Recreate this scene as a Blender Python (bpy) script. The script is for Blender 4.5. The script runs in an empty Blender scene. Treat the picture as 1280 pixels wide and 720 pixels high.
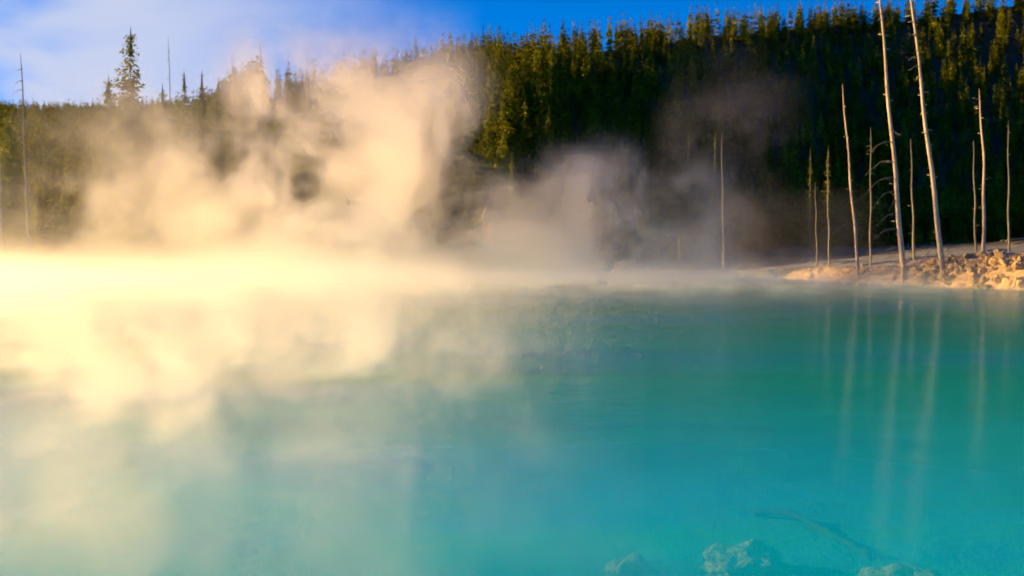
import bpy, math, random
import numpy as np
from mathutils import noise as mnoise, Vector
rnd = random.Random(7)
nrs = np.random.RandomState(5)
scene = bpy.context.scene
COL = scene.collection
R = math.radians
F_PX, CAM_H, HOR = 1372.0, 1.8, 325.0

def X_at(px, Y): return (px - 640.0) / F_PX * Y
def Z_at(py, Y): return CAM_H + (HOR - py) / F_PX * Y

SUN_AZ, SUN_EL = -77.0, 15.0      # degrees; azimuth measured from +Y towards +X

# ------------------------------------------------------------------ terrain
def sstep(a, b, x):
    t = np.clip((x - a) / (b - a), 0, 1)
    return t * t * (3 - 2 * t)

_G = np.random.RandomState(11).rand(256, 256)
def vnoise(x, y):
    xi = np.floor(x).astype(int); yi = np.floor(y).astype(int)
    fx = x - xi; fy = y - yi
    fx = fx * fx * (3 - 2 * fx); fy = fy * fy * (3 - 2 * fy)
    a = _G[xi % 256, yi % 256]; b = _G[(xi + 1) % 256, yi % 256]
    c = _G[xi % 256, (yi + 1) % 256]; d = _G[(xi + 1) % 256, (yi + 1) % 256]
    return (a * (1 - fx) + b * fx) * (1 - fy) + (c * (1 - fx) + d * fx) * fy - .5
def fbm(x, y, o=4):
    s = 0; a = 1.0
    for i in range(o):
        s = s + a * vnoise(x * 2 ** i + 17.3 * i, y * 2 ** i + 9.1 * i); a *= .5
    return s

#        px    Yfoot Yridge z_ridge  exponent
PROF = [(-900, 190, 420, 60, 1.0), (-300, 190, 1300, 178, 1.2), (150, 190, 1300, 174, 1.2), (235, 190, 470, 56, 1.0), (300, 190, 360, 49, 1.0),
        (400, 160, 330, 48, .9), (520, 152, 310, 48, .8), (620, 150, 330, 56, .72), (690, 165, 345, 63, 1.0),
        (760, 180, 360, 67, 1.45), (900, 205, 420, 84, 1.8), (1050, 218, 450, 95, 2.0), (1280, 222, 450, 101, 2.1),
        (1600, 220, 450, 105, 1.8), (2600, 200, 450, 110, 1.1)]
PA = np.array(PROF, float)
SH = np.array([(-3000, 100), (0, 118), (880, 127), (930, 118), (1000, 101), (1050, 90), (1130, 79), (1200, 71), (1280, 66), (1500, 56), (2600, 40), (6000, 25)], float)

def shore_y(x, y):
    px = 640 + F_PX * x / np.maximum(y, 15)
    return np.interp(px, SH[:, 0], SH[:, 1])

def H(x, y):
    x = np.asarray(x, float); y = np.asarray(y, float)
    px = 640 + F_PX * x / np.maximum(y, 15)
    Ys = shore_y(x, y) + 1.6 * fbm(x * .12, y * .05, 3)
    d = y - Ys
    # bank, taller towards the right
    bh = np.interp(px, [850, 940, 1000, 1100, 1180, 1280, 2000], [.35, .7, 1.0, 1.35, 1.9, 2.55, 3.0])
    bank = bh * (1 - np.exp(-np.maximum(d, 0) / 4.0)) + np.where(d > 0, .35 * fbm(x * .35, y * .35, 4) * sstep(0, 3, d) + np.interp(px, [1050, 1180], [.40, .75]) * fbm(x * 1.1, y * 1.1, 3) * sstep(0, 1.5, d) * sstep(30, 15, d), 0)
    bank = bank * (1 - .45 * sstep(9, 22, d))
    back = sstep(20, 110, d) * 3.4
    land = bank + back + .5 * fbm(x * .05, y * .05, 3) * sstep(15, 50, d)
    bed = -np.minimum(.32 - d * .0 + 1.5 * sstep(9, 30, y), 2.2) + .10 * fbm(x * .5, y * .5, 3)
    bed = bed * sstep(0, 5, -d)
    z = np.where(d > 0, land, bed)
    # hillside
    Yf = np.interp(px, PA[:, 0], PA[:, 1]); Yr = np.interp(px, PA[:, 0], PA[:, 2])
    zr = np.interp(px, PA[:, 0], PA[:, 3]); ex = np.interp(px, PA[:, 0], PA[:, 4])
    t = (y - Yf) / (Yr - Yf)
    hill = zr * np.clip(t, 0, 1) ** ex
    hill = np.where(t > 1, zr - (y - Yr) * .25, hill)
    hill = hill + np.where(t > 0, 3.5 * fbm(x * .018, y * .018, 3) * np.clip(t * 4, 0, 1), 0)
    z = np.where(t > 0, np.maximum(z, 0) + np.maximum(hill, -20), z)
    # ground behind the camera
    z = np.where(y < -2, np.minimum(.9, -.2 + (-2 - y) * .3), z)
    return z
def Hs(x, y): return float(H(np.array([x]), np.array([y]))[0])

def mesh_obj(name, verts, faces, mat, parent=None, smooth=True, loc=(0, 0, 0)):
    me = bpy.data.meshes.new(name)
    me.from_pydata(verts, [], faces)
    if mat: me.materials.append(mat)
    if smooth: me.polygons.foreach_set('use_smooth', [True] * len(me.polygons))
    me.update()
    o = bpy.data.objects.new(name, me); COL.objects.link(o)
    o.location = loc
    if parent: o.parent = parent
    return o
def tag(o, label=None, cat=None, group=None, kind=None):
    if label: o['label'] = label
    if cat: o['category'] = cat
    if group: o['group'] = group
    if kind: o['kind'] = kind
    return o
def empty(name, loc, rz=0):
    o = bpy.data.objects.new(name, None); COL.objects.link(o)
    o.location = loc; o.rotation_euler = (0, 0, rz); o.empty_display_size = .5
    return o
def copy_tree(o):
    c = o.copy(); COL.objects.link(c)
    for ch in list(o.children):
        k = ch.copy(); COL.objects.link(k); k.parent = c
    return c

# ------------------------------------------------------------------ materials
def new_mat(name):
    m = bpy.data.materials.new(name); m.use_nodes = True
    nt = m.node_tree; nt.nodes.clear()
    return m, nt, nt.nodes, nt.links
def N(nt, t, **kw):
    n = nt.nodes.new(t)
    for k, v in kw.items():
        if k in n.inputs: n.inputs[k].default_value = v
        else: setattr(n, k, v)
    return n
def ramp(nt, fac, stops):
    r = nt.nodes.new('ShaderNodeValToRGB')
    e = r.color_ramp.elements
    while len(e) < len(stops): e.new(.5)
    for i, (p, c) in enumerate(stops): e[i].position = p; e[i].color = (*c, 1)
    nt.links.new(fac, r.inputs[0]); return r.outputs[0]

def mat_ground():
    m, nt, ns, L = new_mat('ground_soil')
    out = ns.new('ShaderNodeOutputMaterial'); b = N(nt, 'ShaderNodeBsdfPrincipled', Roughness=.95)
    g = ns.new('ShaderNodeNewGeometry')
    n1 = N(nt, 'ShaderNodeTexNoise', Scale=.9, Detail=8.0, Roughness=.65)
    n2 = N(nt, 'ShaderNodeTexNoise', Scale=.07, Detail=4.0)
    L.new(g.outputs['Position'], n1.inputs['Vector']); L.new(g.outputs['Position'], n2.inputs['Vector'])
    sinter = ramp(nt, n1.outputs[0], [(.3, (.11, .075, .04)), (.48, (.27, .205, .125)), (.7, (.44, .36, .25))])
    pale = ramp(nt, n1.outputs[0], [(.35, (.03, .045, .065)), (.52, (.07, .09, .13)), (.70, (.24, .27, .32))])  # flat behind the bank: its blue shade is put into the colour
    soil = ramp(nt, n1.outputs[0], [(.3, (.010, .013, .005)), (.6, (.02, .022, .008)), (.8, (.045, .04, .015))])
    # soil by distance: lit bank, sinter flat with blue shade painted in, wooded slope
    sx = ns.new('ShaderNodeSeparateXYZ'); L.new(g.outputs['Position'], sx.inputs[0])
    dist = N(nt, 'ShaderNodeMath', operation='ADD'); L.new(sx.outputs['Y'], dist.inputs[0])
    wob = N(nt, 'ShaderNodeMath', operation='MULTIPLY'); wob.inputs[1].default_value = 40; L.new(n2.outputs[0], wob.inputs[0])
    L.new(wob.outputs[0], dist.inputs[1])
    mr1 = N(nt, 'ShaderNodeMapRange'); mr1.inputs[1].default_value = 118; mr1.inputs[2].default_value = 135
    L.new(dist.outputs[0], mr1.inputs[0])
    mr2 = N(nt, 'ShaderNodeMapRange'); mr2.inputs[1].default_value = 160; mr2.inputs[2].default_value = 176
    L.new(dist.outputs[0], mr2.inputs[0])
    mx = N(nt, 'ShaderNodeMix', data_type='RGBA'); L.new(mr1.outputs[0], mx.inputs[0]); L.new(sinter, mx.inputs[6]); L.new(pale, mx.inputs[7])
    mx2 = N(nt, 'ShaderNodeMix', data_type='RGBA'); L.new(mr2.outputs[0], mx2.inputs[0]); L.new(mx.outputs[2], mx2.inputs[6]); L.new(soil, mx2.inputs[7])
    # pool bed: pale mineral, tinted blue-green
    mr3 = N(nt, 'ShaderNodeMapRange'); mr3.inputs[1].default_value = -.12; mr3.inputs[2].default_value = .03
    L.new(sx.outputs['Z'], mr3.inputs[0])
    bed = ramp(nt, n2.outputs[0], [(.42, (.0, .30, .36)), (.58, (.0, .38, .66))])
    mx3 = N(nt, 'ShaderNodeMix', data_type='RGBA'); L.new(mr3.outputs[0], mx3.inputs[0]); L.new(bed, mx3.inputs[6]); L.new(mx2.outputs[2], mx3.inputs[7])
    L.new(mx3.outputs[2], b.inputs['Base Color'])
    bp = N(nt, 'ShaderNodeBump', Strength=1.0, Distance=.4); L.new(n1.outputs[0], bp.inputs['Height']); L.new(bp.outputs[0], b.inputs['Normal'])
    L.new(b.outputs[0], out.inputs[0]); return m

def mat_simple(name, stops, scale=4.0, rough=.85, bump=.4, stretch=(1, 1, 1), dist=.03, rand=0.0):
    m, nt, ns, L = new_mat(name)
    out = ns.new('ShaderNodeOutputMaterial'); b = N(nt, 'ShaderNodeBsdfPrincipled', Roughness=rough)
    tc = ns.new('ShaderNodeTexCoord'); mp = ns.new('ShaderNodeMapping'); mp.inputs['Scale'].default_value = stretch
    L.new(tc.outputs['Object'], mp.inputs[0])
    n1 = N(nt, 'ShaderNodeTexNoise', Scale=scale, Detail=6.0, Roughness=.62); L.new(mp.outputs[0], n1.inputs['Vector'])
    c = ramp(nt, n1.outputs[0], stops)
    if rand:
        oi = ns.new('ShaderNodeObjectInfo'); hs = ns.new('ShaderNodeHueSaturation')
        mr = N(nt, 'ShaderNodeMapRange'); mr.inputs[3].default_value = 1 - rand; mr.inputs[4].default_value = 1 + rand
        L.new(oi.outputs['Random'], mr.inputs[0]); L.new(mr.outputs[0], hs.inputs['Value']); L.new(c, hs.inputs['Color']); c = hs.outputs[0]
    L.new(c, b.inputs['Base Color'])
    bp = N(nt, 'ShaderNodeBump', Strength=bump, Distance=dist); L.new(n1.outputs[0], bp.inputs['Height']); L.new(bp.outputs[0], b.inputs['Normal'])
    L.new(b.outputs[0], out.inputs[0]); return m

def mat_foliage(name, dark, mid, light, world=False):
    m, nt, ns, L = new_mat(name)
    out = ns.new('ShaderNodeOutputMaterial')
    d = ns.new('ShaderNodeBsdfDiffuse'); t = ns.new('ShaderNodeBsdfTranslucent'); mix = N(nt, 'ShaderNodeMixShader'); mix.inputs[0].default_value = .25
    g = ns.new('ShaderNodeNewGeometry')
    n1 = N(nt, 'ShaderNodeTexNoise', Scale=.9 if not world else .5, Detail=3.0); L.new(g.outputs['Position'], n1.inputs['Vector'])
    n2 = N(nt, 'ShaderNodeTexNoise', Scale=.13, Detail=2.0); L.new(g.outputs['Position'], n2.inputs['Vector'])
    a = N(nt, 'ShaderNodeMath', operation='ADD'); L.new(n1.outputs[0], a.inputs[0]); L.new(n2.outputs[0], a.inputs[1])
    oi = ns.new('ShaderNodeObjectInfo')
    r = N(nt, 'ShaderNodeMath', operation='MULTIPLY_ADD'); r.inputs[1].default_value = .5; r.inputs[2].default_value = -.25
    L.new(oi.outputs['Random'], r.inputs[0])
    s = N(nt, 'ShaderNodeMath', operation='ADD'); L.new(a.outputs[0], s.inputs[0])
    if world: s.inputs[1].default_value = 0
    else: L.new(r.outputs[0], s.inputs[1])
    h = N(nt, 'ShaderNodeMath', operation='MULTIPLY'); h.inputs[1].default_value = .5; L.new(s.outputs[0], h.inputs[0])
    c = ramp(nt, h.outputs[0], [(.3, dark), (.5, mid), (.68, light)])
    L.new(c, d.inputs[0]); L.new(c, t.inputs[0]); L.new(d.outputs[0], mix.inputs[1]); L.new(t.outputs[0], mix.inputs[2])
    L.new(mix.outputs[0], out.inputs[0]); return m

def mat_water():
    m, nt, ns, L = new_mat('hot_spring_water')
    out = ns.new('ShaderNodeOutputMaterial')
    g = ns.new('ShaderNodeNewGeometry')
    # mineral-rich water: large soft patches of green and blue
    mp = ns.new('ShaderNodeMapping'); mp.inputs['Scale'].default_value = (.05, .14, 1); L.new(g.outputs['Position'], mp.inputs[0])
    n1 = N(nt, 'ShaderNodeTexNoise', Scale=1.0, Detail=3.0, Distortion=.5); L.new(mp.outputs[0], n1.inputs['Vector'])
    c = ramp(nt, n1.outputs[0], [(.42, (.0, .52, .56)), (.5, (.0, .54, .78)), (.58, (.0, .50, .95))])
    dif = ns.new('ShaderNodeBsdfDiffuse'); L.new(c, dif.inputs[0])
    tr = ns.new('ShaderNodeBsdfTransparent'); tr.inputs[0].default_value = (.85, .95, .93, 1)
    body = ns.new('ShaderNodeMixShader'); body.inputs[0].default_value = .46
    L.new(dif.outputs[0], body.inputs[1]); L.new(tr.outputs[0], body.inputs[2])
    gl = N(nt, 'ShaderNodeBsdfGlossy', Roughness=.13); gl.inputs[0].default_value = (.5, .5, .5, 1)
    w1 = N(nt, 'ShaderNodeTexNoise', Scale=3.0, Detail=3.0); L.new(g.outputs['Position'], w1.inputs['Vector'])
    w2 = N(nt, 'ShaderNodeTexNoise', Scale=.6, Detail=2.0); L.new(g.outputs['Position'], w2.inputs['Vector'])
    ad = N(nt, 'ShaderNodeMath', operation='MULTIPLY_ADD'); ad.inputs[1].default_value = 2.0; L.new(w2.outputs[0], ad.inputs[0]); L.new(w1.outputs[0], ad.inputs[2])
    bp = N(nt, 'ShaderNodeBump', Strength=.35, Distance=.012); L.new(ad.outputs[0], bp.inputs['Height'])
    L.new(bp.outputs[0], gl.inputs['Normal'])
    lw = N(nt, 'ShaderNodeLayerWeight', Blend=.5)
    p5 = N(nt, 'ShaderNodeMath', operation='POWER'); p5.inputs[1].default_value = 5; L.new(lw.outputs['Facing'], p5.inputs[0])
    fr = N(nt, 'ShaderNodeMath', operation='MULTIPLY_ADD'); fr.inputs[1].default_value = .98; fr.inputs[2].default_value = .02; L.new(p5.outputs[0], fr.inputs[0])
    mix = ns.new('ShaderNodeMixShader'); L.new(fr.outputs[0], mix.inputs[0]); L.new(body.outputs[0], mix.inputs[1]); L.new(gl.outputs[0], mix.inputs[2])
    L.new(mix.outputs[0], out.inputs[0]); return m

M_GROUND = mat_ground(); M_WATER = mat_water()
M_TRUNK = mat_simple('bark', [(.3, (.05, .035, .025)), (.7, (.16, .12, .09))], 6, stretch=(1, 1, .2))
M_DEAD = mat_simple('bleached_wood', [(.3, (.20, .15, .11)), (.5, (.34, .27, .21)), (.7, (.46, .40, .33))], 5, stretch=(1, 1, .12), dist=.02)
M_DEADG = mat_simple('grey_shaded_dead_wood', [(.3, (.07, .07, .065)), (.7, (.17, .165, .155))], 5, stretch=(1, 1, .12), dist=.02)  # grey wood, darkened further so the colour carries the trunks' shade
M_ROCK = mat_simple('pale_rock', [(.3, (.10, .07, .035)), (.5, (.24, .17, .09)), (.7, (.42, .33, .21))], 2.2, bump=.7, dist=.08, rand=.25)
M_SUNK = mat_simple('mineral_crusted_rock', [(.38, (.04, .07, .03)), (.50, (.24, .29, .14)), (.64, (.48, .50, .30))], 8, bump=.8, dist=.04)
M_ARC = mat_simple('dark_submerged_arc', [(.3, (.0, .02, .03)), (.7, (.0, .05, .06))], 6)
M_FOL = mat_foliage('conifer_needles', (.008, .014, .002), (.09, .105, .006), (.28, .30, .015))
M_FOL_LIT = mat_foliage('sunlit_conifer_needles', (.08, .10, .012), (.14, .16, .02), (.22, .24, .03))  # lighter needles: sunlight on these trees painted into the colour
M_FOLW = mat_foliage('forest_needles', (.008, .014, .002), (.09, .105, .006), (.28, .30, .015), True)

# ------------------------------------------------------------------ terrain mesh
def graded(parts):
    a = []
    for s, e, st in parts: a += list(np.arange(s, e, st))
    a.append(parts[-1][1]); return np.array(a)
gx = graded([(-2600, -1000, 80), (-1000, -160, 14), (-160, -20, 3), (-20, 8, 1.2), (8, 75, .45), (75, 300, 4), (300, 1000, 14), (1000, 2600, 80)])
gy = graded([(-400, -40, 40), (-40, 4, 1.5), (4, 20, .5), (20, 60, 1.2), (60, 128, .45), (128, 500, 3.2), (500, 1500, 20), (1500, 3600, 100)])
XX, YY = np.meshgrid(gx, gy)
ZZ = H(XX, YY)
nx, ny = len(gx), len(gy)
me = bpy.data.meshes.new('ground')
vv = np.stack([XX, YY, ZZ], -1).reshape(-1, 3)
idx = np.arange(nx * ny).reshape(ny, nx)
ff = np.stack([idx[:-1, :-1], idx[:-1, 1:], idx[1:, 1:], idx[1:, :-1]], -1).reshape(-1, 4)
me.vertices.add(len(vv)); me.vertices.foreach_set('co', vv.ravel())
me.loops.add(ff.size); me.loops.foreach_set('vertex_index', ff.ravel())
me.polygons.add(len(ff)); me.polygons.foreach_set('loop_start', np.arange(0, ff.size, 4)); me.polygons.foreach_set('loop_total', np.full(len(ff), 4))
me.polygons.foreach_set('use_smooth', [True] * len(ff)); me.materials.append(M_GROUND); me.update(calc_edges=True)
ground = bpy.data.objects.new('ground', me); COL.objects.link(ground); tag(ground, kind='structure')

water = mesh_obj('water', [(-220, -30, 0), (160, -30, 0), (160, 150, 0), (-220, 150, 0)], [(0, 1, 2, 3)], M_WATER, smooth=False)
tag(water, kind='structure')

# ------------------------------------------------------------------ tree shapes
def tube(path, radii, n=8):
    V = []; Fc = []
    path = [Vector(p) for p in path]
    for i, p in enumerate(path):
        d = (path[min(i + 1, len(path) - 1)] - path[max(i - 1, 0)]).normalized()
        a = d.cross(Vector((0, 1, 0.01))); a = a.normalized() if a.length > 1e-4 else Vector((1, 0, 0)); b = d.cross(a).normalized()
        for k in range(n):
            t = 2 * math.pi * k / n
            V.append(p + (a * math.cos(t) + b * math.sin(t)) * radii[i])
    for i in range(len(path) - 1):
        for k in range(n):
            k2 = (k + 1) % n
            Fc.append((i * n + k, i * n + k2, (i + 1) * n + k2, (i + 1) * n + k))
    Fc.append(tuple(range(n))[::-1]); Fc.append(tuple(range((len(path) - 1) * n, len(path) * n)))
    return [tuple(v) for v in V], Fc

def crown_tris(rs, h, r, start=.1, whorls=26, per=6, clumps=5, leaf=.45, shape=.9, ragged=.35, asym=0.0):
    """array of triangles (n,3,3): needle clumps strung on drooping boughs"""
    T = []
    bias = rs.rand() * 6.28
    for w in range(whorls):
        t = (w + rs.rand() * .6) / whorls
        z0 = h * (start + (1 - start) * t)
        if rs.rand() < ragged * .25: continue
        prof = (1 - t) ** shape * (0.55 + .45 * min(1, t * 6 + .35)) + .03
        L0 = r * prof * (1 - ragged * rs.rand())
        a0 = rs.rand() * 6.28
        for b in range(per):
            a = a0 + 6.28 * b / per + rs.randn() * .25
            L1 = L0 * (1 + rs.randn() * ragged * .5) * (1 + asym * math.cos(a - bias))
            if L1 < .05: continue
            droop = .15 + .5 * (1 - t) * rs.rand()
            dx, dy = math.cos(a), math.sin(a)
            nc = max(1, int(round(clumps * L1 / r + .5)))
            for c in range(nc):
                s = (c + .35 + rs.rand() * .6) / nc
                cx, cy = dx * L1 * s, dy * L1 * s
                cz = z0 - droop * L1 * s * s + .12 * L1 * s + rs.randn() * .08
                q = leaf * (.55 + .7 * rs.rand()) * (1.1 - .4 * s) * (.38 + .62 * min(1, (1 - t) * 2.2))
                for k in range(2):
                    e = rs.randn(3); e[2] *= .5; e /= np.linalg.norm(e) + 1e-6
                    f = np.array([dx * .7, dy * .7, -.35]) + rs.randn(3) * .35
                    p = np.array([cx, cy, cz]) + rs.randn(3) * leaf * .2
                    T.append([p - e * q * .5, p + e * q * .5, p + f * q])
    # leader
    for k in range(4):
        a = k * 1.57; w = .05 * h / 5
        T.append([[-w * math.cos(a), -w * math.sin(a), h * .90], [w * math.cos(a), w * math.sin(a), h * .90], [0, 0, h * 1.03]])
    return np.array(T)

def tris_mesh(name, T, mat):
    n = len(T)
    me = bpy.data.meshes.new(name)
    me.vertices.add(n * 3); me.vertices.foreach_set('co', T.reshape(-1).astype(np.float32))
    me.loops.add(n * 3); me.loops.foreach_set('vertex_index', np.arange(n * 3))
    me.polygons.add(n); me.polygons.foreach_set('loop_start', np.arange(0, n * 3, 3)); me.polygons.foreach_set('loop_total', np.full(n, 3))
    me.materials.append(mat); me.update(calc_edges=True)
    return me

def trunk_path(rs, h, lean=0.0, kinks=8, amp=.1):
    return [((rs.randn() * amp if 0 < i < kinks else 0) + lean * h * (i / kinks), rs.randn() * amp if i else 0, -.4 + (h + .4) * i / kinks) for i in range(kinks + 1)]

def make_tree(name, h, r, seed, mat, crown_kw, rt=.16):
    rs = np.random.RandomState(seed)
    root = empty(name, (0, 0, 0))
    V, Fc = tube(trunk_path(rs, h * .98, amp=.03), [rt * (1 - .92 * i / 8) for i in range(9)], 7)
    mesh_obj('trunk', V, Fc, M_TRUNK, root)
    c = bpy.data.objects.new('crown', tris_mesh('crown', crown_tris(rs, h, r, **crown_kw), mat)); COL.objects.link(c); c.parent = root
    return root

# ------------------------------------------------------------------ individual conifers
protos = []
for i in range(8):
    h = 15.0; r = [2.0, 1.7, 2.3, 1.5, 1.9, 2.5, 1.6, 2.1][i]
    protos.append((make_tree('conifer_tree', h, r, 100 + i, M_FOL, dict(start=.06 + .12 * (i % 3) / 2, whorls=30, per=6, clumps=5, leaf=.62, shape=[.8, .9, .75, 1.0, .7, .85, .95, .8][i], ragged=.3 + .2 * (i % 2))), h))
used = [False] * 8

def zone_label(px, Y, py):
    if px < 245: return ('green-gold conifer in the low wood behind the left steam', 'conifers of the low wood left of the main steam plume')
    if px < 520: return ('conifer on the rising slope directly behind the tall main steam plume', 'conifers behind the tall main steam plume')
    if px < 700: return ('tall sunlit conifer crowding the spur just right of the tall steam plume', 'sunlit conifers on the spur right of the tall plume')
    if Y < 275: return ('dark conifer low in the shaded hollow behind the dead trunks', 'conifers at the foot of the shaded slope')
    return ('conifer high on the slope above the shaded hollow', 'conifers of the upper right slope')

spots = []
def add_field(n, pxr, f0, f1, seed, mind):
    rs = np.random.RandomState(seed); got = 0; tries = 0
    while got < n and tries < n * 60:
        tries += 1
        px = rs.uniform(*pxr)
        Yf, Yr = np.interp(px, PA[:, 0], PA[:, 1]), np.interp(px, PA[:, 0], PA[:, 2])
        if Yr > 520: Yr = 520
        Y = Yf + (Yr - Yf) * rs.uniform(f0, f1)
        x = X_at(px, Y)
        if all((x - a) ** 2 + (Y - b) ** 2 > mind ** 2 for a, b, *_ in spots):
            spots.append((x, Y, px)); got += 1
add_field(46, (-60, 300), -.10, .35, 21, 4.6)
add_field(34, (300, 520), .0, 1.0, 22, 4.0)
add_field(90, (520, 700), .0, 1.0, 23, 3.6)
add_field(78, (700, 1330), -.03, .22, 24, 4.2)
add_field(34, (700, 1330), .25, .9, 25, 6.0)
n_ind = 0
for (x, Y, px) in spots:
    z = Hs(x, Y)
    hh = rnd.uniform(9, 14)
    if 520 < px < 700: hh = rnd.uniform(8, 15)
    if px < 245: hh = rnd.uniform(8, 14)
    if px > 700 and Y < 275: hh = rnd.uniform(6, 12)
    k = rnd.randrange(8); p, h0 = protos[k]
    if used[k]: o = copy_tree(p)
    else: o = p; used[k] = True
    o.location = (x, Y, z - .2); o.rotation_euler = (rnd.gauss(0, .02), rnd.gauss(0, .02), rnd.uniform(0, 6.28))
    s = hh / h0; w = s * rnd.uniform(.85, 1.25); o.scale = (w, w, s)
    lab, grp = zone_label(px, Y, 0)
    tag(o, lab, 'tree', grp); n_ind += 1
for k in range(8):
    if not used[k]:
        for ch in list(protos[k][0].children): bpy.data.objects.remove(ch)
        bpy.data.objects.remove(protos[k][0])

# the wood beyond: one mass
fp = [crown_tris(np.random.RandomState(300 + i), 15, 1.9 + .3 * (i % 3), start=.05, whorls=18, per=5, clumps=3, leaf=1.05, shape=.8 + .05 * (i % 4), ragged=.35) for i in range(6)]
chunks = []
rs = np.random.RandomState(77)
def forest(n, pxr, f0, f1, hr, cap=1e9, exp=1.0):
    px = rs.uniform(pxr[0], pxr[1], n); u = rs.uniform(0, 1, n) ** exp
    Yf = np.interp(px, PA[:, 0], PA[:, 1]); Yr = np.minimum(np.interp(px, PA[:, 0], PA[:, 2]), cap)
    Y = Yf + (Yr - Yf) * (f0 + (f1 - f0) * u); X = X_at(px, Y); Z = H(X, Y)
    for i in range(n):
        T = fp[rs.randint(6)]; s = rs.uniform(*hr) / 15; w = s * rs.uniform(.85, 1.3); a = rs.uniform(0, 6.28)
        c, sn = math.cos(a) * w, math.sin(a) * w
        Q = np.empty_like(T)
        Q[..., 0] = T[..., 0] * c - T[..., 1] * sn + X[i]; Q[..., 1] = T[..., 0] * sn + T[..., 1] * c + Y[i]; Q[..., 2] = T[..., 2] * s + Z[i]
        chunks.append(Q)
forest(520, (-150, 300), .0, 1.0, (5, 16), 520)
forest(330, (300, 520), .0, 1.03, (7, 12))
forest(560, (520, 700), .05, 1.02, (7, 13))
forest(3100, (700, 1420), .0, 1.02, (5, 12))
forest(160, (700, 1420), .97, 1.02, (8, 13))
fp = [crown_tris(np.random.RandomState(400 + i), 15, 2.3, start=.03, whorls=9, per=4, clumps=2, leaf=2.0, shape=.85, ragged=.3) for i in range(6)]
forest(2600, (-120, 330), .28, 1.0, (5, 16), exp=.8)
forest(500, (-120, 330), .97, 1.0, (8, 12))          # far skyline
T = np.concatenate(chunks)
fo = bpy.data.objects.new('forest', tris_mesh('forest', T, M_FOLW)); COL.objects.link(fo)
tag(fo, 'dense dark conifer forest covering the hillside', 'forest', kind='stuff')
print('individual trees', n_ind, 'forest tris', len(T))

# ------------------------------------------------------------------ special live trees
def special(px, Y, top_py, r, seed, label, mat=M_FOL_LIT, name='spruce_tree', group=None, **kw):
    x = X_at(px, Y); z = Hs(x, Y); h = Z_at(top_py, Y) - z
    d = dict(start=.08, whorls=44, per=8, clumps=7, leaf=.75, shape=.7, ragged=.35, asym=.2); d.update(kw)
    o = make_tree(name, h, r, seed, mat, d, rt=.22)
    o.location = (x, Y, z - .2); tag(o, label, 'tree', group); return o
special(166, 125, 40, 2.7, 901, 'tall narrow golden-lit spruce standing highest above the left steam', shape=.42, whorls=54, start=.12, ragged=.45)
special(138, 128, 98, 2.7, 902, 'shorter bushy golden-lit spruce just left of the tallest golden-lit spruce', shape=.5)
special(152, 131, 118, 2.2, 906, 'low golden-lit spruce hidden between the tallest spruce and its bushy neighbour', shape=.6)
special(205, 130, 108, 2.6, 903, 'golden-lit spruce beside the thin dark snag at its right', shape=.6)
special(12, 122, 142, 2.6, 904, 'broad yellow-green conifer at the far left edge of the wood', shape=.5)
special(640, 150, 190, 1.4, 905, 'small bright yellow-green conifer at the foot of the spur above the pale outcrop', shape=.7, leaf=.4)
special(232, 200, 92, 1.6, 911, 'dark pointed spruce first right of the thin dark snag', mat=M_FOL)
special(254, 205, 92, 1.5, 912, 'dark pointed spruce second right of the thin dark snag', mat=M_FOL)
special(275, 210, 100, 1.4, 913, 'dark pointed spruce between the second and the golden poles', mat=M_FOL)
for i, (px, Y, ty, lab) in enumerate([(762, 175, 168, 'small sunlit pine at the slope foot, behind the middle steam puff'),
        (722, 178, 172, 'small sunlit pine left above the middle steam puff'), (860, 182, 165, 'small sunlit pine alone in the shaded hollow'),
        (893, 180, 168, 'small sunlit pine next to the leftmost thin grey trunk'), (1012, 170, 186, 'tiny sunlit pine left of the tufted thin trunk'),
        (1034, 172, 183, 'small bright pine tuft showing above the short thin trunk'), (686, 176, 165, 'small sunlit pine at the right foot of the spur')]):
    special(px, Y, ty, 1.3, 930 + i, lab, mat=M_FOL_LIT, name='pine_tree', whorls=20, leaf=.4, per=6, clumps=4)

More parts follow.
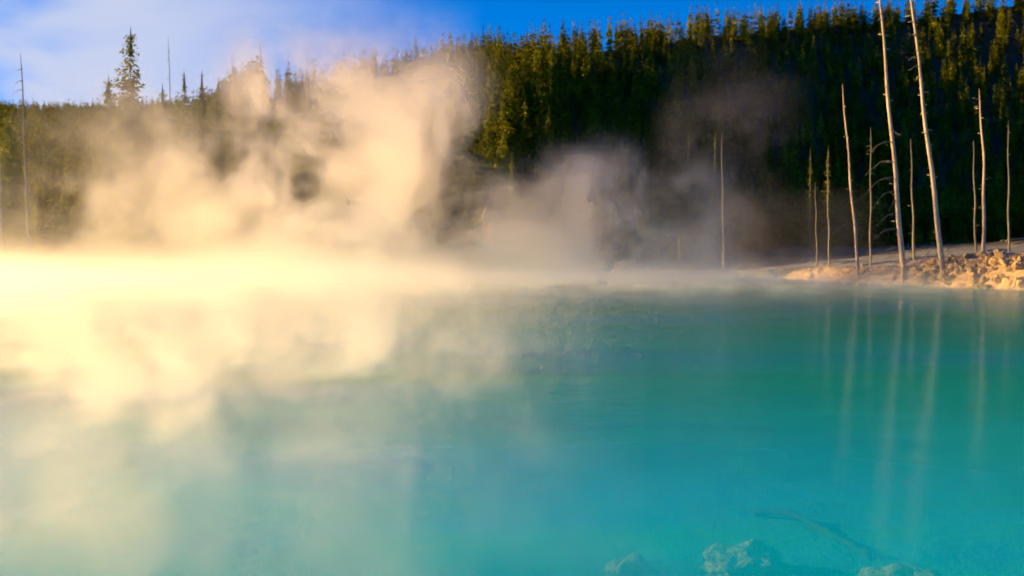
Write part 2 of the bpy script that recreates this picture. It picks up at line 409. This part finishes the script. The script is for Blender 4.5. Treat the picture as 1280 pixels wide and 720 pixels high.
# ------------------------------------------------------------------ dead trees
def dead_tree(px0, Y, top, rb, label, seed, mat=M_DEAD, branches=(), stubs=14, bend=0.0, rtop=.25, group=None):
    """top=(px,py) of the tip; branches = (height fraction, azimuth, length, droop)"""
    rs = np.random.RandomState(seed)
    x = X_at(px0, Y); z = Hs(x, Y)
    tx, tz = X_at(top[0], Y), Z_at(top[1], Y)
    h = tz - z; root = empty('dead_tree', (x, Y, z))
    n = 14
    def P(t):
        return Vector(((tx - x) * t + bend * math.sin(math.pi * t) + .04 * math.sin(t * 17 + seed), .05 * math.sin(t * 11 + seed), -.4 + (h + .4) * t))
    path = [P(i / n) for i in range(n + 1)]
    rad = [rb * ((1.25 if i == 0 else 1) - (1 - rtop) * i / n) for i in range(n + 1)]; rad[-1] *= .4
    V, Fc = tube(path, rad, 9)
    for k in range(stubs):
        t = rs.uniform(.12, .97); p = P(t); a = rs.uniform(0, 6.28); l = rs.uniform(.12, .45) * (1.6 if k % 5 == 0 else 1)
        q = p + Vector((math.cos(a) * l, math.sin(a) * l, rs.uniform(-.1, .15)))
        v2, f2 = tube([p, q], [rb * .22, rb * .08], 5); o0 = len(V)
        V += v2; Fc += [tuple(i + o0 for i in f) for f in f2]
    mesh_obj('trunk', V, Fc, mat, root)
    for (t, a, l, dr) in branches:
        p = P(t); d = Vector((math.cos(a), math.sin(a), 0)); pts = []
        for j in range(7):
            s = j / 6; pts.append(p + d * l * s + Vector((0, 0, .25 * l * s - dr * l * s * s)) + Vector(rs.randn(3)) * .03)
        v, f = tube(pts, [max(.012, rb * .22 * (1 - .85 * j / 6)) for j in range(7)], 5)
        for j in (2, 4, 5):
            q = pts[j] + Vector((rs.randn() * .3, rs.randn() * .3, -.15 - .3 * rs.rand())) * (l / 2)
            v2, f2 = tube([pts[j], q], [.015, .006], 4); o0 = len(v); v += v2; f += [tuple(i + o0 for i in g) for g in f2]
        mesh_obj('branch', v, f, M_DEADG, root)
    tag(root, label, 'dead tree', group); return root
PI = math.pi
dead_tree(1131, 80, (1094, -30), .21, 'thick orange-lit leaning dead trunk with arched bare branches on its left side', 1,
          branches=[(.46, PI + .2, 1.9, .75), (.40, PI - .2, 2.1, .75), (.345, PI, 2.4, .8), (.30, PI + .4, 2.2, .8), (.18, PI, 2.3, .8), (.12, PI - .3, 1.8, .7), (.5, .8, 1.1, .6), (.23, PI + .1, 1.5, .8), (.27, PI + .9, 1.6, .7)], stubs=44)
dead_tree(1180, 77, (1132, -30), .20, 'thick orange-lit leaning dead trunk nearly bare, right of the branched one', 2,
          branches=[(.70, PI + .3, .8, .8), (.73, PI - .3, .6, .6), (.66, 2.6, .5, .4)], stubs=44)
dead_tree(1074, 90, (1051, 106), .14, 'slim leaning dead trunk with a sharp tip, left of the two tallest', 3, branches=[(.28, PI, 2.0, .7), (.2, PI + .3, 1.8, .75)], stubs=20)
dead_tree(1228, 84, (1221, 112), .15, 'orange-lit dead trunk with a crooked tip near the right bank', 4, bend=.25, stubs=20)
dead_tree(1220, 90, (1215, 176), .10, 'thin grey dead trunk standing close behind the crooked-tipped one', 5, mat=M_DEADG, stubs=12)
dead_tree(1088, 104, (1087, 160), .11, 'thin grey dead trunk just left of the branched leaning trunk', 6, mat=M_DEADG, stubs=14)
dead_tree(1143, 100, (1137, 174), .12, 'thin grey dead trunk between the two tallest leaning trunks', 7, mat=M_DEADG, stubs=14)
dead_tree(1037, 104, (1033, 196), .10, 'thin pale dead trunk under the small bright pine tuft', 8, mat=M_DEADG, stubs=10)
dead_tree(1022, 112, (1018, 228), .09, 'shortest thin dead trunk on the bank left of the tufted one', 9, mat=M_DEADG, stubs=6)
dead_tree(905, 141, (901, 168), .13, 'hazy grey dead trunk standing alone in the drifting steam', 10, mat=M_DEADG, stubs=8)
dead_tree(1261, 112, (1258, 152), .12, 'dim grey dead trunk near the right edge of the flat', 11, mat=M_DEADG, stubs=10)
dead_tree(38, 118, (29, 68), .17, 'dark leaning snag with short drooping branches rising at the far left', 12, mat=M_DEADG,
          branches=[(.93, PI, .7, .5), (.84, PI + .3, 1.1, .9), (.8, PI - .4, .9, .8), (.77, .4, .5, .6), (.73, PI, 1.2, .8), (.69, PI + .2, 1.0, .7), (.64, PI, .9, .7), (.88, PI + .5, .7, .8)], stubs=24)
dead_tree(217, 185, (213, 48), .16, 'thin dark snag between the golden-lit spruces and the dark spruces', 13, mat=M_DEADG,
          branches=[(.9, PI, .6, .5), (.82, PI, .5, .4)], stubs=24)
dead_tree(293, 290, (292, 68), .36, 'golden-lit bare pole left of the main steam plume', 14, stubs=8)
dead_tree(328, 290, (327, 50), .36, 'tallest golden-lit bare pole left of the main steam plume', 15, stubs=8)
dead_tree(385, 260, (385, 52), .2, 'faint pole rising out of the upper left side of the main plume', 16, stubs=8)
dead_tree(437, 280, (437, 40), .2, 'faint pole rising above the top of the main plume', 17, stubs=6)
dead_tree(2, 116, (2, 196), .2, 'short golden-lit broken trunk at the far left edge', 18, stubs=4)

# ------------------------------------------------------------------ rocks
def rock_mesh(name, seed, mat, flat=.65, sub=3, rough=.5):
    import bmesh
    bm = bmesh.new(); bmesh.ops.create_icosphere(bm, subdivisions=sub, radius=1)
    off = Vector((seed * 3.7, seed * 1.3, seed * 7.1))
    for v in bm.verts:
        n = mnoise.fractal(v.co * 1.1 + off, 1.0, 2.1, 4); c = mnoise.voronoi(v.co * 1.6 + off)[0][0]
        v.co *= 1 + rough * n - .28 * c
        v.co.z *= flat
    me = bpy.data.meshes.new(name); bm.to_mesh(me); bm.free(); me.materials.append(mat); me.update()
    return me
rms = [rock_mesh('rock', s, M_ROCK) for s in range(7)]
rs = np.random.RandomState(9)
n_r = 0
for i in range(900):
    if n_r >= 285: break
    px = 1290 - abs(rs.randn()) * 105 if rs.rand() < .78 else rs.uniform(940, 1180)
    if px < 930 : continue
    Ys = float(np.interp(px, SH[:, 0], SH[:, 1])); Y = Ys + rs.uniform(-.3, 8.5)
    x = X_at(px, Y); z = Hs(x, Y)
    o = bpy.data.objects.new('rock', rms[rs.randint(7)]); COL.objects.link(o)
    s = (.08 + .38 * rs.rand() ** 2.0) * (1.2 if px > 1150 else .7)
    o.location = (x, Y, max(z, -.05) + s * .12); o.scale = (s * rs.uniform(.8, 1.4), s * rs.uniform(.8, 1.3), s); o.rotation_euler = (rs.rand(), rs.rand(), rs.rand() * 6.28)
    if px > 1150: tag(o, 'rough yellowish rock heaped on the high right end of the bank', 'rock', 'rocks heaped on the high end of the bank')
    else: tag(o, 'small pale rock on the low part of the sunlit bank', 'rock', 'small rocks on the low bank')
    n_r += 1

def sunk(px, py, wpx, hgt, seed, label, dz=0.0, asp=.8):
    Y = (CAM_H + .10) * F_PX / (py - HOR); x = X_at(px, Y); w = wpx / F_PX * Y / 2.15
    o = bpy.data.objects.new('submerged_rock', rock_mesh('submerged_rock', seed, M_SUNK, flat=1, sub=4, rough=.5)); COL.objects.link(o)
    o.location = (x, Y, -hgt * 1.1 - .02 + dz); o.scale = (w, w * asp, hgt); tag(o, label, 'rock'); return o
sunk(928, 681, 108, .16, 31, 'largest crusted boulder under the clear near water', asp=.95, dz=-.05)
sunk(788, 714, 100, .14, 32, 'crusted boulder under the water cut by the bottom edge, left of the largest')
sunk(1135, 714, 130, .13, 33, 'low wide crusted boulder under the water, right of the largest', dz=-.06)
# thin near-black tube curving along the pool bed
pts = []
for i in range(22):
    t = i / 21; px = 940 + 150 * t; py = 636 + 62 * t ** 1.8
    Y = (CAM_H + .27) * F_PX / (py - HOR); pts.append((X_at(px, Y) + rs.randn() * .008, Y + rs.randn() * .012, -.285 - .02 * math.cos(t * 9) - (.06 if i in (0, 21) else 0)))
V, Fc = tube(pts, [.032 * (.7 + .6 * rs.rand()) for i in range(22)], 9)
arc = mesh_obj('dark_arc', V, Fc, M_ARC); tag(arc, 'dark curved shape lying under the water behind the largest boulder', 'sunken branch')

# pale outcrop at the spur foot
for k, (px, py, w, hh, lab) in enumerate([(611, 250, 1.2, 1.9, 'pale upright outcrop at the spur foot, upper one of the pair'), (614, 268, 1.3, 1.4, 'pale outcrop at the spur foot, lower one of the pair')]):
    Y = 156 - 2 * k; x = X_at(px, Y)
    o = bpy.data.objects.new('rock_outcrop', rock_mesh('rock_outcrop', 50 + k, M_ROCK, flat=1)); COL.objects.link(o)
    zg = Hs(x, Y)
    o.location = (x, Y, zg + hh * .6); o.scale = (w * .8, w, hh * 1.6); tag(o, lab, 'rock')

# fallen trunks and branches on the flat and the bank
def fallen(px0, py0, px1, py1, Y, r, label, group=None, arch=0.0, name='fallen_log', mat=M_DEADG):
    x0, x1 = X_at(px0, Y), X_at(px1, Y + 2); a = Vector((x0, Y, 0)); b = Vector((x1, Y + 2, 0)); P = []
    for i in range(9):
        t = i / 8; p = a.lerp(b, t); p.z = Hs(p.x, p.y) + r * .6 + arch * math.sin(PI * t); P.append(p)
    V, Fc = tube(P, [r * (1 - .6 * i / 8) for i in range(9)], 7)
    o = mesh_obj(name, V, Fc, mat); tag(o, label, 'log' if name == 'fallen_log' else 'branch', group); return o
fallen(1152, 0, 1176, 0, 80, .05, 'thin arched bare branch resting on the bank left of the second tall trunk', arch=1.3, name='fallen_branch', mat=M_DEAD)
fallen(1156, 0, 1172, 0, 81, .04, 'smaller arched branch under the other one beside the second tall trunk', arch=.8, name='fallen_branch', mat=M_DEAD)
for i in range(26):
    p0 = rs.uniform(940, 1270); Y = rs.uniform(112, 165); l = rs.uniform(15, 60)
    fallen(p0, 0, p0 + l, 0, Y, rs.uniform(.08, .16), 'pale fallen log lying in the blue shade of the flat behind the bank', 'fallen logs on the shaded flat', arch=rs.uniform(0, .3))

# ------------------------------------------------------------------ steam
class E:
    """tiny expression builder over math nodes"""
    nt = None
    def __init__(s, sock): s.s = sock
    @staticmethod
    def m(op, *a):
        n = E.nt.nodes.new('ShaderNodeMath'); n.operation = op
        for i, v in enumerate(a):
            if isinstance(v, E): E.nt.links.new(v.s, n.inputs[i])
            else: n.inputs[i].default_value = float(v)
        return E(n.outputs[0])
    def __add__(s, o): return E.m('ADD', s, o)
    __radd__ = __add__
    def __mul__(s, o): return E.m('MULTIPLY', s, o)
    __rmul__ = __mul__
    def __sub__(s, o): return E.m('SUBTRACT', s, o)
    def __rsub__(s, o): return E.m('SUBTRACT', o, s)
    def __truediv__(s, o): return E.m('DIVIDE', s, o)
def ss(a, b, x):
    n = E.nt.nodes.new('ShaderNodeMapRange'); n.interpolation_type = 'SMOOTHSTEP'
    E.nt.links.new(x.s, n.inputs[0]); n.inputs[1].default_value = a; n.inputs[2].default_value = b
    n.inputs[3].default_value = 0; n.inputs[4].default_value = 1
    if a > b:
        n.inputs[1].default_value = b; n.inputs[2].default_value = a; n.inputs[3].default_value = 1; n.inputs[4].default_value = 0
    return E(n.outputs[0])
def mx(a, b): return E.m('MAXIMUM', a, b)
def vec(x, y, z):
    n = E.nt.nodes.new('ShaderNodeCombineXYZ')
    for i, v in enumerate((x, y, z)):
        if isinstance(v, E): E.nt.links.new(v.s, n.inputs[i])
        else: n.inputs[i].default_value = v
    return n.outputs[0]
def noi(v, scale, detail=3.0, rough=.5, dist=0.0):
    n = E.nt.nodes.new('ShaderNodeTexNoise'); E.nt.links.new(v, n.inputs['Vector'])
    n.inputs['Scale'].default_value = scale; n.inputs['Detail'].default_value = detail; n.inputs['Roughness'].default_value = rough; n.inputs['Distortion'].default_value = dist
    return E(n.outputs[0])

def mat_steam(name, aniso, mul=1.0, col=(1, 1, 1)):
    m, nt, ns, L = new_mat(name)
    out = ns.new('ShaderNodeOutputMaterial'); v = ns.new('ShaderNodeVolumePrincipled')
    v.inputs['Color'].default_value = (*col, 1); v.inputs['Anisotropy'].default_value = aniso
    v.inputs['Density'].default_value = mul
    L.new(v.outputs[0], out.inputs['Volume']); return m

def steam_volume(name, lo, hi, res, mat, field, label):
    nt = bpy.data.node_groups.new(name, 'GeometryNodeTree')
    nt.interface.new_socket('Geometry', in_out='OUTPUT', socket_type='NodeSocketGeometry')
    E.nt = nt
    pos = nt.nodes.new('GeometryNodeInputPosition'); sp = nt.nodes.new('ShaderNodeSeparateXYZ'); nt.links.new(pos.outputs[0], sp.inputs[0])
    d = field(E(sp.outputs[0]), E(sp.outputs[1]), E(sp.outputs[2]))
    vc = nt.nodes.new('GeometryNodeVolumeCube'); nt.links.new(d.s, vc.inputs['Density'])
    vc.inputs['Min'].default_value = lo; vc.inputs['Max'].default_value = hi
    for k, r in zip(('Resolution X', 'Resolution Y', 'Resolution Z'), res): vc.inputs[k].default_value = r
    sm = nt.nodes.new('GeometryNodeSetMaterial'); sm.inputs['Material'].default_value = mat
    go = nt.nodes.new('NodeGroupOutput')
    nt.links.new(vc.outputs[0], sm.inputs[0]); nt.links.new(sm.outputs[0], go.inputs[0])
    c = [(a + b) / 2 for a, b in zip(lo, hi)]
    vol = bpy.data.volumes.new(name)
    o = bpy.data.objects.new(name, vol); COL.objects.link(o)
    vol.materials.append(mat)
    md = o.modifiers.new('steam', 'NODES'); md.node_group = nt
    tag(o, label, 'steam', kind='stuff'); return o

#        px   Y    rpx_bottom rpx_top  py_top lean(px per m)  dens
PLUMES = [(410, 92, 200, 165, 40, 0.5, 1.05),
          (520, 88, 90, 90, 60, 0.3, .5),
          (320, 90, 150, 100, 150, -1.0, .70),
          (750, 90, 180, 150, 185, 0.5, .85),
          (215, 84, 140, 80, 105, -2.0, .60),
          (60, 80, 120, 80, 200, 1.0, .38), (110, 98, 190, 160, 120, 0., .20),
          (640, 95, 90, 50, 215, 0., .5),
          (900, 120, 110, 90, 90, 1., .10),
          (980, 116, 90, 60, 60, -4., .03),
          (1030, 124, 170, 120, 235, 0., .05)]
def f_plumes(x, y, z):
    w = vec(x * .075, y * .075, z * .055 - 3.1)
    wx = (noi(w, 1.0, 2) - .5) * 15
    w2 = vec(x * .075 + 31.7, y * .075, z * .06)
    wy = (noi(w2, 1.0, 2) - .5) * 12
    X = x + wx; Y = y + wy * .6; Z = z + wy * .35
    tot = None
    for (px, Yc, rb, rt, pt, lean, D) in PLUMES:
        zt = Z_at(pt, Yc); xc = X_at(px, Yc); s = Yc / F_PX
        t = Z / zt
        r = rb * s + t * ((rt - rb) * s)
        dx = (X - xc - lean * s * Z) / r; dy = (Y - Yc - 2) / 14.0
        q = E.m('SQRT', dx * dx + dy * dy)
        f = ss(1.15, .25, q) * ss(1.12, .72, t) * D
        tot = f if tot is None else tot + f
    n = noi(vec(X * .15, Y * .06, z * .11), 1.0, 3, .5)
    n2 = noi(vec(X * .5, Y * .14, z * .33), 1.0, 3, .55)
    n3 = noi(vec(X * 1.3, Y * .3, z * .9), 1.0, 2, .5)
    body = ss(.40, .585, n + (n2 - .5) * .60 + (n3 - .5) * .24)
    low = ss(7., 0., z)                                 # thicker near the water
    tot = tot * (1.0 - ss(-2., -28., x) * ss(7., 1., z) * .6)
    d = tot * (body * 1.45 + low * .12) * .085
    # veil of dense steam on the far water
    vx = ss(16., -25., x); edge = ss(40., 75., y) * ss(125., 108., y)
    veil = (ss(1.6, .0, z + (n - .5) * 3) * edge * (vx * .016 + .008)) * (n * 1.0 + .3)
    return d + veil
def f_low(x, y, z):
    w = vec(x * .22, y * .10, z * .10)
    wob = (noi(w, 1.0, 2) - .5) * 3
    n = noi(vec((x + wob) * .42, y * .15, z * .25 + 4), 1.0, 3, .5)
    n2 = noi(vec((x + wob) * 1.5, y * .4, z * .3 + 9), 1.0, 2, .5)
    st = ss(.42, .62, n * .65 + n2 * .35)
    left = ss(5., -20., x + wob)                          # thicker over the left half of the pool
    lf = ss(3., -7., x + wob)
    hgt = 1.15 + .8 * left
    fall = E.m('EXPONENT', (z / hgt) * -1.0 * 1.6) * ss(3.9, .8, z)
    far = ss(22., 60., y)
    mid = ss(10., 40., y)
    D = (st * 1.1 + .12) * (left * ss(14., 40., y) * .034 + lf * mid * .022 + far * (.002 + ss(28., 80., y) * .058) + left * ss(22., 36., y) * ss(80., 55., y) * .035) + left * left * ss(14., 30., y) * .018 * (st * .5 + .5)
    return D * fall * ss(3., 7., y) * ss(126., 112., y)
def f_near(x, y, z):
    wob = noi(vec(x * .5, y * .25, z * .5), 1.0, 2) - .5
    X = x + wob * 3.0
    n = noi(vec(X * .9, y * .30, z * .35 + 4), 1.0, 3, .55)
    n2 = noi(vec(X * 2.6, y * .8, z * .9 + 9), 1.0, 2, .5)
    st = ss(.49, .64, n * .65 + n2 * .35)
    left = ss(.6, -4.6, X)
    fall = E.m('EXPONENT', z * -1.1) * ss(2.4, 1.5, z)
    return st * fall * (left * .36 + .20 * ss(1.6, -1.2, X)) * ss(3.2, 6., y) * ss(30., 18., y)
M_ST1 = mat_steam('steam_billows', .8)
M_ST2 = mat_steam('steam_low', .7)
import os
if not os.environ.get('NOSTEAM'):
    steam_volume('steam', (-85, 62, .03), (40, 134, 30), (300, 120, 84), M_ST1, f_plumes, 'golden steam billowing up from the far side of the hot pool')
    steam_volume('steam', (-60, 3, .03), (45, 128, 4.0), (210, 250, 20), M_ST2, f_low, 'thin steam drifting low over the surface of the hot pool')
    steam_volume('steam', (-12, 3, .03), (4, 30, 2.4), (130, 110, 24), M_ST2, f_near, 'fine wisps of steam rising off the near water')

# ------------------------------------------------------------------ world and light
world = bpy.data.worlds.new('World'); scene.world = world; world.use_nodes = True
nt = world.node_tree; nt.nodes.clear()
out = nt.nodes.new('ShaderNodeOutputWorld'); bg = nt.nodes.new('ShaderNodeBackground'); bg.inputs[1].default_value = .055
sky = nt.nodes.new('ShaderNodeTexSky'); sky.sky_type = 'NISHITA'; sky.sun_disc = False
sky.sun_elevation = R(SUN_EL); sky.sun_rotation = R(SUN_AZ); sky.altitude = 2200; sky.ozone_density = 3.0; sky.air_density = 1.0; sky.dust_density = .2
hs = nt.nodes.new('ShaderNodeHueSaturation'); hs.inputs['Saturation'].default_value = 1.55; nt.links.new(sky.outputs[0], hs.inputs['Color'])
mulc = nt.nodes.new('ShaderNodeMix'); mulc.data_type = 'RGBA'; mulc.blend_type = 'MULTIPLY'; mulc.inputs[0].default_value = 1
mulc.inputs[7].default_value = (.10, .56, .80, 1); nt.links.new(hs.outputs[0], mulc.inputs[6])
# thin pale cloud high over the left of the valley
tc = nt.nodes.new('ShaderNodeTexCoord'); mp = nt.nodes.new('ShaderNodeMapping'); mp.inputs['Scale'].default_value = (3.2, 2.0, 7.0); mp.inputs['Rotation'].default_value = (0, R(28), 0)
nt.links.new(tc.outputs['Generated'], mp.inputs[0])
n1 = nt.nodes.new('ShaderNodeTexNoise'); n1.inputs['Scale'].default_value = 1.1; n1.inputs['Detail'].default_value = 4; n1.inputs['Distortion'].default_value = .6
nt.links.new(mp.outputs[0], n1.inputs['Vector'])
E.nt = nt
sp = nt.nodes.new('ShaderNodeSeparateXYZ'); nt.links.new(tc.outputs['Generated'], sp.inputs[0])
side = ss(-.01, -.30, E(sp.outputs[0]) + (E(n1.outputs[0]) - .5) * .30)
front = ss(.35, .75, E(sp.outputs[1]))
fac = ss(.30, .62, E(n1.outputs[0])) * side * front * ss(.37, .25, E(sp.outputs[2])) * .9
cl = nt.nodes.new('ShaderNodeMix'); cl.data_type = 'RGBA'; nt.links.new(fac.s, cl.inputs[0]); nt.links.new(mulc.outputs[2], cl.inputs[6]); cl.inputs[7].default_value = (2.7, 2.9, 3.6, 1)
nt.links.new(cl.outputs[2], bg.inputs[0]); nt.links.new(bg.outputs[0], out.inputs[0])

sun = bpy.data.lights.new('sun', 'SUN'); sun.energy = 5.0; sun.angle = R(.5); sun.color = (1.0, .56, .13)
so = bpy.data.objects.new('sun', sun); COL.objects.link(so)
az, el = R(SUN_AZ), R(SUN_EL)
dirv = Vector((math.sin(az) * math.cos(el), math.cos(az) * math.cos(el), math.sin(el)))
so.rotation_euler = dirv.to_track_quat('Z', 'Y').to_euler(); so.location = dirv * 60

cam = bpy.data.cameras.new('camera'); co = bpy.data.objects.new('camera', cam); COL.objects.link(co)
cam.sensor_width = 36; cam.lens = 36 * F_PX / 1280; cam.clip_end = 6000
co.location = (0, 0, CAM_H); co.rotation_euler = (R(90) - math.atan(35 / F_PX), 0, 0)
scene.camera = co

scene.render.engine = 'CYCLES'
cy = scene.cycles
cy.max_bounces = 10; cy.diffuse_bounces = 2; cy.glossy_bounces = 3; cy.transparent_max_bounces = 96; cy.volume_bounces = 5
cy.volume_step_rate = 4.0; cy.volume_max_steps = 256
cy.use_denoising = True; cy.denoising_input_passes = 'RGB_ALBEDO'; cy.sample_clamp_indirect = 6
cy.use_adaptive_sampling = True; cy.adaptive_threshold = .035; cy.adaptive_min_samples = 16
try: cy.pixel_filter_type = 'BLACKMAN_HARRIS'; cy.filter_width = 2.0
except Exception: pass
vs = scene.view_settings; scene.display_settings.display_device = 'sRGB'
vs.view_transform = 'Standard'; vs.look = 'None'; vs.gamma = 1; vs.exposure = 2.1; vs.use_curve_mapping = False
